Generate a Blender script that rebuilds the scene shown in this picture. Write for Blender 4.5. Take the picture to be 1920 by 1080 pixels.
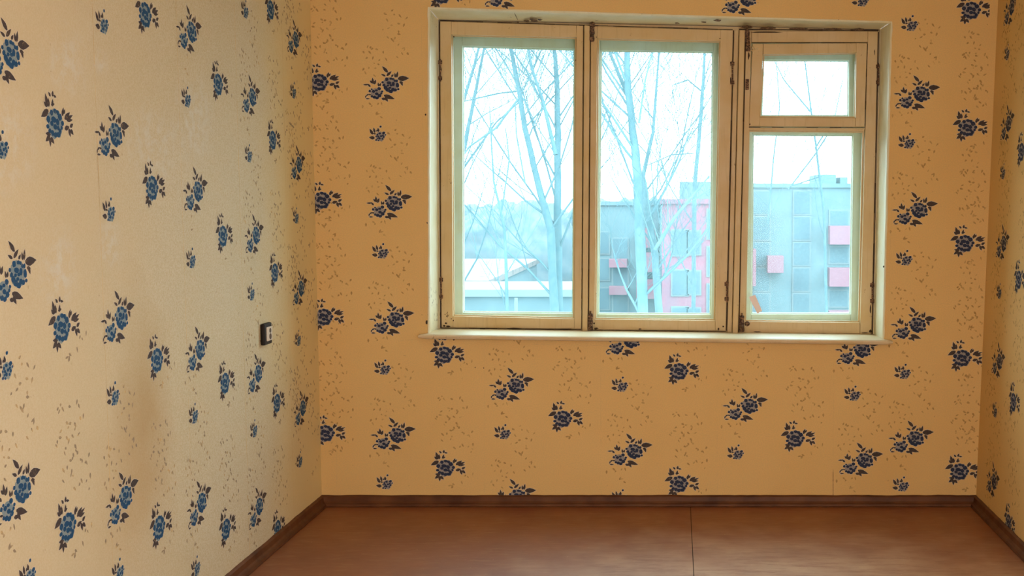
import bpy, bmesh, math, random
from mathutils import Vector, noise
for o in list(bpy.data.objects): bpy.data.objects.remove(o)
scn = bpy.context.scene
COL = scn.collection
R = random.Random(7)

# ------------------------------------------------------------------ camera, sky, lights, exposure
F, U0, V0 = 2180.0, 1267.0, 540.0
PITCH = math.atan((540-376)/F)
EYE = Vector((0, -5.45, 1.45))
cam = bpy.data.cameras.new('camera'); camo = bpy.data.objects.new('camera', cam); COL.objects.link(camo)
cam.sensor_width = 36; cam.lens = F/1920*36; cam.shift_x = -(U0-960)/1920.0; cam.clip_start = 0.05; cam.clip_end = 1500
camo.location = EYE; camo.rotation_euler = (math.pi/2-PITCH, 0, 0)
scn.camera = camo

SKY = 8.0
w = bpy.data.worlds.new('overcast_sky'); scn.world = w; w.use_nodes = True
bg = w.node_tree.nodes['Background']; bg.inputs[0].default_value = (0.97, 0.98, 1.0, 1); bg.inputs[1].default_value = SKY

def area(name, loc, rot, sx, sy, energy, color, portal=False):
    l = bpy.data.lights.new(name, 'AREA'); l.shape = 'RECTANGLE'; l.size = sx; l.size_y = sy
    l.energy = energy; l.color = color
    o = bpy.data.objects.new(name, l); COL.objects.link(o); o.location = loc; o.rotation_euler = rot
    if portal: l.cycles.is_portal = True
    return o
area('window_portal', (-0.07, 0.50, 1.56), (-math.pi/2, 0, 0), 2.25, 1.62, 1, (1, 1, 1), portal=True)
area('side_fill_light', (1.75, -4.35, 1.1), (0, math.pi/2, 0), 2.0, 0.95, 4, (1.0, 0.90, 0.74))  # added fill for the left wall, unseen behind the camera
area('rear_fill_light', (0.70, -6.75, 1.1), (math.pi/2, 0, 0), 0.95, 2.0, 41, (1.0, 0.86, 0.58))  # added frontal fill for the window wall, out of view

vs = scn.view_settings
vs.view_transform = 'Standard'; vs.look = 'None'; vs.exposure = 0.0; vs.gamma = 1; vs.use_curve_mapping = False

# ------------------------------------------------------------------ helpers
def pix(u, v, y):
    """the point on the plane y = const that a direction in the photograph meets"""
    d = ray(u, v); t = (y-EYE.y)/d.y
    return EYE+d*t
def ray(u, v):
    xc = (u-U0)/F; yc = -(v-V0)/F
    c, s = math.cos(PITCH), math.sin(PITCH)
    return Vector((xc, c+yc*s, -s+yc*c))
def hit(u, v, p, n):
    d = ray(u, v); return EYE+d*((p-EYE).dot(n)/d.dot(n))
def link(name, me, mats=(), parent=None, kind=None):
    o = bpy.data.objects.new(name, me); COL.objects.link(o)
    for m in (mats if isinstance(mats, (list, tuple)) else [mats]): me.materials.append(m)
    if parent is not None: o.parent = parent
    if kind: o['kind'] = kind
    return o
def obj(name, bm, mats, parent=None, kind=None, smooth=False, bevel=0, seg=1):
    me = bpy.data.meshes.new(name); bm.to_mesh(me); bm.free()
    if smooth:
        for p in me.polygons: p.use_smooth = True
    o = link(name, me, mats, parent, kind)
    if bevel:
        b = o.modifiers.new('bevel', 'BEVEL'); b.width = bevel; b.segments = seg; b.limit_method = 'ANGLE'
    return o
def empty(name, loc=(0, 0, 0)):
    o = bpy.data.objects.new(name, None); COL.objects.link(o); o.location = loc; return o
def tag(o, label, cat, group=None, kind=None):
    o['label'] = label; o['category'] = cat
    if group: o['group'] = group
    if kind: o['kind'] = kind
    return o
def prism(bm, poly, depth, mi=0):
    """poly: list of Vectors; depth: Vector"""
    a = [bm.verts.new(p) for p in poly]; b = [bm.verts.new(p+depth) for p in poly]
    n = len(poly); fs = [bm.faces.new(a), bm.faces.new(b[::-1])]
    for i in range(n): fs.append(bm.faces.new((a[i], b[i], b[(i+1) % n], a[(i+1) % n])))
    for f in fs: f.material_index = mi
    return fs
def box(bm, lo, hi, mi=0):
    x0, y0, z0 = lo; x1, y1, z1 = hi
    return prism(bm, [Vector((x0, y0, z0)), Vector((x1, y0, z0)), Vector((x1, y0, z1)), Vector((x0, y0, z1))], Vector((0, y1-y0, 0)), mi)
def fix(bm): bmesh.ops.recalc_face_normals(bm, faces=bm.faces[:]); return bm
def tube(bm, pts, rads, n=6, cap=True):
    rings = []
    for i, p in enumerate(pts):
        t = (pts[min(i+1, len(pts)-1)]-pts[max(i-1, 0)])
        if t.length < 1e-6: t = Vector((0, 0, 1))
        t.normalize()
        a = t.cross(Vector((0, 1, 0.13))); a.normalize(); b = t.cross(a)
        rings.append([bm.verts.new(p+(a*math.cos(2*math.pi*k/n)+b*math.sin(2*math.pi*k/n))*rads[i]) for k in range(n)])
    for r0, r1 in zip(rings, rings[1:]):
        for k in range(n): bm.faces.new((r0[k], r0[(k+1) % n], r1[(k+1) % n], r1[k]))
    if cap:
        bm.faces.new(rings[0][::-1]); bm.faces.new(rings[-1])

# ------------------------------------------------------------------ materials
def mat(name, col, rough=0.7, spec=0.4):
    m = bpy.data.materials.new(name); m.use_nodes = True
    b = m.node_tree.nodes['Principled BSDF']
    b.inputs['Base Color'].default_value = (*col, 1); b.inputs['Roughness'].default_value = rough
    b.inputs['Specular IOR Level'].default_value = spec
    return m
class NT:
    def __init__(s, m): s.m = m; s.t = m.node_tree; s.b = s.t.nodes['Principled BSDF']; s._c = None
    def n(s, k, **kw):
        x = s.t.nodes.new(k)
        for a, v in kw.items(): setattr(x, a, v)
        return x
    def l(s, a, b): s.t.links.new(a, b)
    def co(s, scale=(1, 1, 1)):
        if s._c is None: s._c = s.n('ShaderNodeNewGeometry').outputs['Position']
        mp = s.n('ShaderNodeMapping'); s.l(s._c, mp.inputs[0]); mp.inputs['Scale'].default_value = scale
        return mp.outputs[0]
    def noise(s, scale, detail=3, stretch=(1, 1, 1), rough=0.5, dist=0):
        x = s.n('ShaderNodeTexNoise'); s.l(s.co(stretch), x.inputs['Vector'])
        x.inputs['Scale'].default_value = scale; x.inputs['Detail'].default_value = detail
        x.inputs['Roughness'].default_value = rough; x.inputs['Distortion'].default_value = dist
        return x.outputs['Fac']
    def ramp(s, fac, stops):
        r = s.n('ShaderNodeValToRGB'); s.l(fac, r.inputs[0]); e = r.color_ramp.elements
        while len(e) < len(stops): e.new(0.5)
        for i, (p, c) in enumerate(stops): e[i].position = p; e[i].color = (*c, 1) if len(c) == 3 else c
        return r.outputs[0]
    def step(s, fac, a, b):
        r = s.n('ShaderNodeMapRange'); s.l(fac, r.inputs[0]); r.inputs[1].default_value = a; r.inputs[2].default_value = b
        return r.outputs[0]
    def mix(s, f, a, b):
        x = s.n('ShaderNodeMix', data_type='RGBA')
        for sock, v in ((x.inputs[0], f), (x.inputs[6], a), (x.inputs[7], b)):
            if isinstance(v, (int, float)): sock.default_value = v
            elif isinstance(v, tuple): sock.default_value = (*v, 1)
            else: s.l(v, sock)
        return x.outputs[2]
    def math(s, op, a, b=0.0):
        x = s.n('ShaderNodeMath', operation=op)
        for sock, v in ((x.inputs[0], a), (x.inputs[1], b)):
            if isinstance(v, (int, float)): sock.default_value = v
            else: s.l(v, sock)
        return x.outputs[0]
    def bump(s, h, strength=0.3, dist=0.002):
        x = s.n('ShaderNodeBump'); s.l(h, x.inputs['Height']); x.inputs['Strength'].default_value = strength
        x.inputs['Distance'].default_value = dist; s.l(x.outputs[0], s.b.inputs['Normal'])
    def color(s, c): s.l(c, s.b.inputs['Base Color'])
    def blob(s, cx, cy, cz, rx, ry, rz):
        """a stain: 1 in its middle, 0 outside an ellipsoid with noisy edge"""
        g = s.n('ShaderNodeNewGeometry').outputs['Position']
        v = s.n('ShaderNodeVectorMath', operation='SUBTRACT'); s.l(g, v.inputs[0]); v.inputs[1].default_value = (cx, cy, cz)
        d = s.n('ShaderNodeVectorMath', operation='DIVIDE'); s.l(v.outputs[0], d.inputs[0]); d.inputs[1].default_value = (rx, ry, rz)
        ln = s.n('ShaderNodeVectorMath', operation='LENGTH'); s.l(d.outputs[0], ln.inputs[0])
        nn = s.math('MULTIPLY', s.math('SUBTRACT', s.noise(5, 3), 0.5), 0.7)
        return s.step(s.math('ADD', ln.outputs['Value'], nn), 1.0, 0.15)

PAPER = (0.75, 0.485, 0.195)
def wallpaper(name, left=False):
    P_ = (0.65, 0.575, 0.42) if left else PAPER   # the left wall's paper is bleached
    m = mat(name, P_, 0.78, 0.25); t = NT(m)
    fine = t.noise(420, 2); weave = t.noise(150, 2, (1, 1, 5)); wv2 = t.noise(150, 2, (4, 4, 0.6)); big = t.noise(1.6, 4)
    c = t.mix(t.step(big, 0.3, 0.75), tuple(x*1.02 for x in P_), tuple(x*f for x, f in zip(P_, (0.97, 0.93, 0.84))))
    c = t.mix(t.math('MULTIPLY', t.step(t.noise(200, 3, (1, 1, 1), 0.8), 0.42, 0.60), 0.6 if left else 0.32), c, (0.50, 0.375, 0.18))
    c = t.mix(t.math('MULTIPLY', t.step(weave, 0.5, 0.8), 0.18), c, (0.55, 0.37, 0.17))
    if left:
        sx = t.n('ShaderNodeSeparateXYZ'); t.l(t.co(), sx.inputs[0])
        yy_ = t.math('ADD', sx.outputs[1], t.math('MULTIPLY', t.math('SUBTRACT', t.noise(2.5, 3), .5), .5))
        c = t.mix(t.step(yy_, -0.75, -0.12), c, (0.74, 0.57, 0.27))      # unbleached beside the window wall
        c = t.mix(t.math('MULTIPLY', t.step(yy_, -1.5, -2.2), 0.6), c, (0.64, 0.51, 0.31))
        # rubbed pale patches of the gilt embossing, and the brown damp stain low on the wall
        for (y, z, ry, rz) in ((-2.2, 1.83, 0.16, 0.12), (-2.27, 1.25, 0.12, 0.14), (-2.5, 1.6, 0.16, 0.16), (-1.66, 1.63, 0.22, 0.16), (-1.35, 1.72, 0.2, 0.2), (-1.98, 1.32, 0.08, 0.09), (-2.0, 1.85, 0.06, 0.06)):
            f = t.math('MULTIPLY', t.blob(-1.687, y, z, 0.3, ry, rz), t.step(t.noise(28, 4, (1, 1, 1), 0.7), 0.45, 0.62))
            c = t.mix(t.math('MULTIPLY', f, 0.6), c, (0.66, 0.64, 0.56))
        f = t.blob(-1.687, -1.80, 0.80, 0.3, 0.23, 0.44)
        c = t.mix(t.math('MULTIPLY', f, 0.62), c, (0.42, 0.27, 0.105))
        f = t.blob(-1.687, -1.88, 0.55, 0.3, 0.34, 0.40)
        c = t.mix(t.math('MULTIPLY', f, 0.3), c, (0.50, 0.30, 0.12))
    sp = t.step(t.noise(38, 2, (1, 1, 1), 0.6), 0.725, 0.76)
    c = t.mix(t.math('MULTIPLY', sp, 0.4), c, (0.34, 0.20, 0.09))
    t.color(c)
    h = t.math('ADD', t.math('MULTIPLY', fine, 0.5), t.math('ADD', weave, wv2))
    t.bump(h, 0.28 if left else 0.20, 0.0015)
    return m
M_paper = wallpaper('wallpaper'); M_paper_left = wallpaper('wallpaper_worn', True)
def ink(name, c1, c2, wear, lo=0.55, hi=0.75, s=120):
    m = mat(name, c1, 0.8, 0.2); t = NT(m)
    c = t.mix(t.noise(60, 2), c1, c2)
    c = t.mix(t.math('MULTIPLY', t.step(t.noise(s, 3, (1, 1, 1), 0.7), lo, hi), wear), c, PAPER)
    t.color(c); return m
M_petal = ink('ink_navy_shaded', (0.018, 0.026, 0.058), (0.032, 0.042, 0.085), 0.35, .62, .8)  # petal ink darkened to paint in the window wall's shade
M_petal_left = ink('ink_blue_lit', (0.012, 0.052, 0.125), (0.02, 0.08, 0.17), 0.35, .62, .8)  # same petal ink, bluer to paint in the left wall's light
M_grey_left = ink('ink_greyblue', (0.16, 0.23, 0.28), (0.30, 0.33, 0.30), 0.35)
M_leaf = ink('ink_leaf', (0.040, 0.030, 0.032), (0.085, 0.060, 0.052), 0.4, .6, .8)
M_halo = ink('ink_pale', (0.56, 0.50, 0.42), (0.66, 0.56, 0.42), 0.6)
M_grey = ink('ink_grey', (0.22, 0.21, 0.23), (0.36, 0.31, 0.27), 0.35)
M_sprig_left = ink('ink_sprig_faded', (0.24, 0.175, 0.11), (0.38, 0.29, 0.19), 0.8, 0.46, 0.70, 30)
M_sprig = ink('ink_sprig', (0.36, 0.21, 0.075), (0.47, 0.29, 0.11), 0.9, 0.46, 0.70, 30)
M_seam = ink('paper_seam', (0.46, 0.31, 0.15), (0.60, 0.43, 0.22), 0.8, 0.4, 0.6, 14)
M_mark = mat('old_nail_mark', (0.05, 0.03, 0.02), 0.9)

def paint(name, base, dirt=(0.16, 0.085, 0.03), amt=1.0, green=None):
    m = mat(name, base, 0.45, 0.4); t = NT(m)
    c = t.mix(t.step(t.noise(7, 4), 0.35, 0.7), base, tuple(x*f for x, f in zip(base, (0.93, 0.86, 0.70))))
    streak = t.step(t.noise(55, 4, (1, 1, 0.09), 0.65), 0.54, 0.74)
    c = t.mix(t.math('MULTIPLY', streak, 0.28*amt), c, (0.42, 0.27, 0.12))
    flake = t.step(t.math('MULTIPLY', t.noise(48, 5, (1, 1, 0.7), 0.75), t.math('ADD', t.noise(3.1, 2), 0.5)), 0.72, 0.755)
    c = t.mix(t.math('MULTIPLY', flake, amt), c, dirt)
    t.color(c); t.bump(t.math('ADD', t.noise(90, 4, (1, 1, 0.3)), t.math('MULTIPLY', flake, -1.2)), 0.3, 0.0015)
    return m
M_frame = paint('cream_paint_wood', (0.62, 0.455, 0.245), amt=1.7)
M_reveal = paint('cream_paint_plaster', (0.76, 0.70, 0.52), amt=0.7)
M_sillp = paint('white_paint_sill', (0.66, 0.52, 0.34), amt=0.5)
M_outer = paint('pale_paint_outer_sash', (0.70, 0.72, 0.62), amt=0.5)
M_dark = mat('grime_and_gap_shade', (0.045, 0.025, 0.014), 0.9)  # real grime, and also the painted shade of sash gaps
M_rust = mat('rusty_iron', (0.12, 0.045, 0.022), 0.75, 0.3)
_t = NT(M_rust); _t.color(_t.mix(_t.step(_t.noise(160, 4), 0.45, 0.6), (0.055, 0.028, 0.02), (0.28, 0.15, 0.08))); _t.bump(_t.noise(200, 3), 0.6, 0.002)
M_putty = mat('old_putty', (0.66, 0.50, 0.27), 0.8)
M_brown = mat('brown_gloss_paint', (0.11, 0.036, 0.013), 0.5, 0.2)
_t = NT(M_brown); _t.color(_t.mix(_t.step(_t.noise(9, 4), 0.35, 0.7), (0.135, 0.048, 0.017), (0.07, 0.022, 0.009))); _t.bump(_t.noise(40, 3), 0.3, 0.002)

def floor_mat():
    m = mat('painted_hardboard', (0.36, 0.13, 0.045), 0.40, 1.0); t = NT(m)
    t.b.inputs['Coat Weight'].default_value = 0.08; t.b.inputs['Coat Roughness'].default_value = 0.55; t.b.inputs['Coat IOR'].default_value = 1.6
    c = t.mix(t.step(t.noise(2.2, 5, (1, 1, 1), 0.6), 0.32, 0.7), (0.195, 0.045, 0.008), (0.27, 0.080, 0.018))
    c = t.mix(t.math('MULTIPLY', t.step(t.noise(24, 5, (0.35, 1.6, 1), 0.7), 0.52, 0.72), 0.42), c, (0.40, 0.20, 0.085))
    # speckled wear, spread and paled to paint in the window sheen
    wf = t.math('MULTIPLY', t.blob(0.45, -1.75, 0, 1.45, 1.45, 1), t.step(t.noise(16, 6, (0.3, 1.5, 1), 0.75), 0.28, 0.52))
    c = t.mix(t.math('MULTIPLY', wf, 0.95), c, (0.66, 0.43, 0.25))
    c = t.mix(t.math('MULTIPLY', t.step(t.noise(70, 3, (1, 2, 1), 0.7), 0.62, 0.72), 0.35), c, (0.17, 0.06, 0.03))
    c = t.mix(t.math('MULTIPLY', t.step(t.noise(110, 2), 0.755, 0.78), 0.8), c, (0.75, 0.6, 0.42))
    t.color(c)
    rr = t.step(t.noise(11, 4), 0.2, 0.9); mr = t.n('ShaderNodeMapRange'); t.l(rr, mr.inputs[0]); mr.inputs[3].default_value = 0.44; mr.inputs[4].default_value = 0.60
    t.l(mr.outputs[0], t.b.inputs['Roughness'])
    t.bump(t.math('ADD', t.noise(28, 4, (0.5, 1.5, 1)), t.math('MULTIPLY', t.noise(180, 2), 0.3)), 0.35, 0.002)
    return m
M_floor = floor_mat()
M_ceil = mat('whitewash', (0.80, 0.72, 0.58), 0.9)
M_conc = mat('concrete', (0.3, 0.3, 0.29), 0.9)

def glass_mat():
    m = bpy.data.materials.new('dusty_haze_glass'); m.use_nodes = True; nt = m.node_tree
    for n_ in list(nt.nodes): nt.nodes.remove(n_)
    out = nt.nodes.new('ShaderNodeOutputMaterial')
    tr = nt.nodes.new('ShaderNodeBsdfTransparent'); tr.inputs[0].default_value = (0.80, 0.965, 1.0, 1)
    tl = nt.nodes.new('ShaderNodeBsdfTranslucent'); tl.inputs[0].default_value = (0.55, 0.93, 1.0, 1)  # dust veil and tint also put outdoor haze into the panes
    gl = nt.nodes.new('ShaderNodeBsdfGlossy'); gl.inputs['Roughness'].default_value = 0.2
    ns = nt.nodes.new('ShaderNodeTexNoise'); ns.inputs['Scale'].default_value = 9; ns.inputs['Detail'].default_value = 5
    ge = nt.nodes.new('ShaderNodeNewGeometry'); nt.links.new(ge.outputs['Position'], ns.inputs['Vector'])
    mr = nt.nodes.new('ShaderNodeMapRange'); nt.links.new(ns.outputs['Fac'], mr.inputs[0])
    mr.inputs[1].default_value = 0.3; mr.inputs[2].default_value = 0.7; mr.inputs[3].default_value = 0.02; mr.inputs[4].default_value = 0.055
    a = nt.nodes.new('ShaderNodeMixShader'); nt.links.new(mr.outputs[0], a.inputs[0]); nt.links.new(tr.outputs[0], a.inputs[1]); nt.links.new(tl.outputs[0], a.inputs[2])
    b = nt.nodes.new('ShaderNodeMixShader'); b.inputs[0].default_value = 0.01
    nt.links.new(a.outputs[0], b.inputs[1]); nt.links.new(gl.outputs[0], b.inputs[2]); nt.links.new(b.outputs[0], out.inputs[0])
    return m
M_glass = glass_mat()

# ------------------------------------------------------------------ room shell
XL, H, YB = -1.687, 2.56, -6.6
def XR(z): return 1.431+0.0243*(z-0.04)
NL = Vector((1, 0, 0)); PL = Vector((XL, 0, 0))
NR = Vector((-1, 0, 0.0243)).normalized(); PR = Vector((XR(0), 0, 0))
OUT = [(803, 14), (1672, 41), (1657, 636), (803, 625)]            # window opening at the wall face
INN = [(822, 37), (1650, 55), (1637, 632), (825, 624)]            # at the frame
YF = 0.20
po = [pix(u, v, 0) for u, v in OUT]; pi_ = [pix(u, v, YF) for u, v in INN]

def ring(bm, y, z1, hole, mi=0, flip=False):
    q = [Vector((XL-(.3 if y > .1 else 0), y, z1)), Vector((XR(z1)+(.3 if y > .1 else 0), y, z1)), Vector((XR(0)+(.3 if y > .1 else 0), y, 0)), Vector((XL-(.3 if y > .1 else 0), y, 0))]
    a = [bm.verts.new(p) for p in q]; b = [bm.verts.new(p) for p in hole]
    for i in range(4):
        j = (i+1) % 4; f = bm.faces.new((a[i], a[j], b[j], b[i])); f.material_index = mi
    return a, b

# ---- printed flowers (flat print, laid into the wall's own mesh)
def S(lst, cx, cy, sc): return [(k, *[((v-(cx if i % 2 == 0 else cy))/sc if i < (4 if k == 'L' else 2) else v/sc) for i, v in enumerate(a)]) for k, *a in lst]
DOUBLE = S([('R', 670, 530, 185), ('R', 310, 735, 130),
 ('L', 610, 215, 478, 72, 66), ('L', 590, 300, 705, 195, 55), ('L', 550, 310, 450, 262, 38),
 ('L', 800, 340, 790, 235, 38), ('L', 835, 340, 862, 200, 46), ('L', 705, 325, 755, 270, 38),
 ('L', 870, 375, 1140, 362, 120), ('L', 905, 460, 990, 470, 45), ('L', 940, 450, 978, 550, 48),
 ('P', 585, 388, 46, 46), ('P', 690, 372, 40, 28), ('P', 480, 465, 28, 28), ('P', 512, 535, 36, 34), ('P', 552, 600, 46, 46),
 ('P', 605, 655, 52, 46), ('P', 680, 690, 55, 42), ('P', 735, 640, 42, 40), ('P', 850, 535, 42, 62), ('P', 795, 655, 38, 38), ('P', 868, 635, 28, 26),
 ('P', 835, 430, 30, 34), ('P', 785, 425, 26, 30), ('P', 740, 385, 24, 24),
 ('P', 640, 478, 58, 40), ('P', 745, 505, 40, 52), ('P', 690, 540, 34, 26), ('P', 610, 545, 34, 26), ('P', 660, 600, 34, 26),
 ('P', 155, 682, 28, 32), ('P', 205, 637, 22, 20), ('P', 392, 622, 42, 38), ('P', 466, 692, 26, 24), ('P', 445, 740, 28, 26), ('P', 250, 690, 38, 34),
 ('P', 322, 665, 38, 24), ('P', 205, 812, 28, 28), ('P', 268, 832, 40, 38), ('P', 335, 852, 46, 34), ('P', 398, 795, 42, 42), ('P', 330, 750, 44, 34),
 ('L', 240, 495, 230, 355, 50), ('L', 225, 480, 165, 425, 42), ('L', 270, 510, 312, 405, 52), ('L', 170, 570, 105, 505, 38), ('L', 110, 522, -5, 525, 26),
 ('L', 380, 560, 368, 475, 34), ('L', 412, 555, 430, 485, 36),
 ('L', 185, 775, 110, 762, 24), ('L', 120, 762, 60, 800, 26), ('L', 62, 795, 45, 850, 22), ('L', 60, 870, 155, 872, 22),
 ('L', 515, 788, 770, 878, 92), ('L', 535, 835, 602, 942, 58), ('L', 455, 870, 560, 885, 52)], 580, 513, 13.5)
SINGLE = S([('R', 535, 600, 190),
 ('P', 450, 460, 42, 36), ('P', 540, 435, 42, 30), ('P', 602, 452, 34, 32), ('P', 652, 505, 48, 46), ('P', 368, 550, 42, 46), ('P', 350, 645, 34, 28), ('P', 712, 582, 32, 36),
 ('P', 690, 642, 28, 26), ('P', 395, 700, 34, 30), ('P', 460, 722, 42, 36), ('P', 530, 742, 46, 34), ('P', 602, 737, 44, 34), ('P', 642, 692, 34, 36),
 ('P', 500, 548, 62, 38), ('P', 590, 575, 40, 44), ('P', 450, 600, 38, 34), ('P', 530, 640, 44, 36), ('P', 600, 650, 32, 28),
 ('L', 365, 385, 318, 228, 62), ('L', 345, 392, 282, 335, 42), ('L', 395, 385, 388, 280, 42), ('L', 475, 375, 495, 285, 40), ('L', 455, 360, 530, 345, 34),
 ('L', 490, 245, 505, 180, 40), ('L', 520, 240, 582, 252, 26), ('L', 440, 250, 395, 205, 32), ('L', 372, 440, 205, 528, 84),
 ('L', 715, 480, 752, 375, 48), ('L', 760, 450, 785, 395, 26), ('L', 775, 520, 905, 428, 62), ('L', 810, 525, 978, 458, 44), ('L', 830, 535, 970, 520, 42),
 ('L', 905, 615, 980, 575, 44), ('L', 770, 650, 880, 618, 56), ('L', 872, 645, 902, 748, 48), ('L', 915, 655, 980, 715, 48),
 ('L', 405, 745, 295, 735, 50), ('L', 390, 765, 288, 835, 60), ('L', 392, 790, 395, 900, 44), ('L', 415, 785, 485, 858, 52)], 588, 540, 12.0)
SMALL = S([('R', 730, 700, 240),
 ('L', 350, 580, 205, 320, 120), ('L', 455, 500, 402, 260, 90), ('L', 645, 450, 620, 280, 90), ('L', 560, 450, 560, 370, 45), ('P', 752, 210, 52, 48),
 ('L', 500, 570, 370, 545, 48), ('L', 430, 775, 175, 740, 150),
 ('P', 700, 545, 60, 44), ('P', 588, 612, 46, 46), ('P', 900, 520, 74, 60), ('P', 990, 615, 30, 36), ('P', 522, 692, 34, 38), ('P', 625, 705, 52, 44), ('P', 770, 680, 56, 44),
 ('P', 862, 640, 42, 40), ('P', 895, 722, 46, 44), ('P', 690, 790, 56, 52), ('P', 600, 800, 34, 34), ('P', 520, 872, 50, 42), ('P', 832, 812, 38, 40), ('P', 625, 892, 40, 30)], 567, 567, 27.0)
PX = 5.45/F/math.cos(PITCH)*1.0     # one photograph pixel on the window wall, in metres
def marks(lst, cx, cy, sc):
    rr = random.Random(3); out = []
    for (x, y) in lst:
        a = rr.uniform(-1.2, 1.2)+(1.5 if rr.random() < .5 else 0); L = rr.uniform(3.5, 8.0)
        x, y = (x-cx)/sc, (y-cy)/sc
        out.append(('L', x-math.cos(a)*L/2, y-math.sin(a)*L/2, x+math.cos(a)*L/2, y+math.sin(a)*L/2, rr.uniform(2.4, 4.0)))
    return out
SPRIG_A = marks([(350, 225), (362, 255), (405, 265), (450, 280), (395, 318), (430, 330), (312, 295), (300, 250), (345, 330), (280, 360), (320, 350), (392, 375), (395, 392), (315, 415), (345, 430), (362, 425), (352, 438),
                 (390, 465), (425, 490), (430, 500), (455, 530), (415, 530), (380, 555), (190, 485), (200, 495), (235, 500), (140, 520), (185, 522), (280, 520), (170, 478), (205, 560), (215, 597), (245, 605),
                 (175, 630), (222, 632), (135, 640), (300, 570), (215, 685), (150, 665), (160, 560), (250, 575), (125, 905), (180, 885), (190, 900), (235, 885), (262, 885), (225, 950), (235, 955), (258, 980)], 300, 745, 3.86)
SPRIG_B = marks([(590, 500), (612, 488), (630, 510), (598, 515), (685, 508), (745, 500), (762, 520), (660, 575), (685, 580), (665, 595), (605, 600), (575, 640), (600, 625), (568, 655), (655, 640), (665, 655), (725, 595), (722, 610), (750, 640),
                 (795, 570), (770, 575), (630, 700), (725, 710), (735, 718), (690, 735), (675, 740), (700, 722), (615, 770), (645, 765), (675, 800), (680, 790), (690, 810), (760, 755), (770, 765), (800, 775), (830, 750), (808, 780), (610, 815),
                 (760, 850), (740, 860), (800, 860), (835, 845), (700, 870), (820, 900), (775, 1075), (750, 1127), (680, 1155), (665, 1148), (690, 1140), (795, 1085), (830, 1065), (720, 690), (640, 680), (700, 640)], 650, 1000, 3.86)

def clip(poly, p, n):
    out = []
    for i, a in enumerate(poly):
        b = poly[(i+1) % len(poly)]; da, db = (a-p).dot(n), (b-p).dot(n)
        if da >= 0: out.append(a)
        if (da >= 0) != (db >= 0): out.append(a+(b-a)*(da/(da-db)))
    return out
def motif(bm, els, c, ux, uz, nrm, clips=(), sprig=False, rr=R, s=1.0):
    """lay the motif's leaves and petals on the wall at c; material slots 1 petal, 2 leaf, 3 halo, 4 grey, 5 sprig"""
    def put(pts, off, mi):
        poly = [c+ux*(x*PX*s)+uz*(-y*PX*s)+nrm*off for x, y in pts]
        for p, n in clips:
            if len(poly) < 3: return
            poly = clip(poly, p, n)
        if len(poly) < 3: return
        try: f = bm.faces.new([bm.verts.new(p) for p in poly]); f.material_index = mi
        except ValueError: pass
    def leaf(x0, y0, x1, y1, w, g=0.0):
        dx, dy = x1-x0, y1-y0; L = math.hypot(dx, dy) or 1e-3; dx /= L; dy /= L; nx, ny = -dy, dx
        x0 -= dx*g; y0 -= dy*g; L += 2*g; w = w/2+g
        pr = ((0, .25), (.18, .8), (.42, 1), (.70, .66), (.88, .27), (1, 0.03))
        a = [(x0+dx*L*t+nx*w*k, y0+dy*L*t+ny*w*k) for t, k in pr]
        b = [(x0+dx*L*t-nx*w*k, y0+dy*L*t-ny*w*k) for t, k in pr]
        return a+b[::-1]
    def petal(x, y, a, b, g=0.0, n=9):
        ph = (x*7+y*3) % 6
        return [(x+(a+g)*math.cos(ph+6.2832*i/n)*(1+.10*math.sin(5*i+x)), y+(b+g)*math.sin(ph+6.2832*i/n)*(1+.10*math.cos(3*i+y))) for i in range(n)]
    k = 0
    for e in els:
        k += 1; eps = k*2e-6
        if sprig: put(leaf(*e[1:]), 0.00022+eps, 5); continue
        if e[0] == 'R': put(petal(e[1], e[2], e[3], e[3], 0, 18), 0.00045+eps, 4)
        elif e[0] == 'L': put(leaf(*e[1:], g=1.25), 0.00030+eps, 3); put(leaf(*e[1:], g=.5), 0.00075+eps, 2)
        else: put(petal(*e[1:], g=0.9), 0.00036+eps, 3); put(petal(*e[1:], g=0.22), 0.00085+eps, 1)

def wall_mats(pm): return [pm, M_petal if pm is M_paper else M_petal_left, M_leaf, M_halo, M_grey if pm is M_paper else M_grey_left, M_sprig if pm is M_paper else M_sprig_left, M_seam, M_mark, M_conc]
XP, ZP, YM = Vector((1, 0, 0)), Vector((0, 0, 1)), Vector((0, -1, 0))

# ---- wall_back
bm = bmesh.new()
a, b = ring(bm, 0.0, H, po)
ax, bx = ring(bm, 0.45, H, [p+Vector((0, 0.25, 0)) for p in pi_], 8)
inner = [bm.verts.new(p) for p in pi_]
for i in range(4):
    j = (i+1) % 4
    f = bm.faces.new((inner[i], inner[j], bx[j], bx[i])); f.material_index = 8
def clips_for(u, v):
    cl = [(Vector((XL+.001, 0, 0)), XP), (Vector((XR(1)-.005, 0, 0)), -XP)]
    if v < 40: # above the window
        d = (po[1]-po[0]).normalized(); cl.append((po[0], Vector((-d.z, 0, d.x))))
    elif 780 < u < 1660 and v > 600:
        d = (po[2]-po[3]).normalized(); cl.append((po[3]-Vector((0, 0, .004)), Vector((d.z, 0, -d.x))))
    elif u < 780: cl.append((po[0], -XP))
    return cl
B_D = [(725, 158), (731, 380), (735, 598), (738, 815), (960, 722), (964, 930), (1182, 845), (1176, 637), (1398, 760), (1614, 862), (1609, 655), (1394, -4), (950, -16),
       (1720, 175), (1716, 393), (1713, 608), (1709, 821)]
B_S = [(603, 150), (608, 371), (612, 590), (615, 808), (838, 661), (840, 873), (1060, 781), (1278, 692), (1278, 903), (1496, 818), (1826, 15), (1819, 235), (1814, 452), (1809, 667), (1804, 880), (833, -14)]
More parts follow.
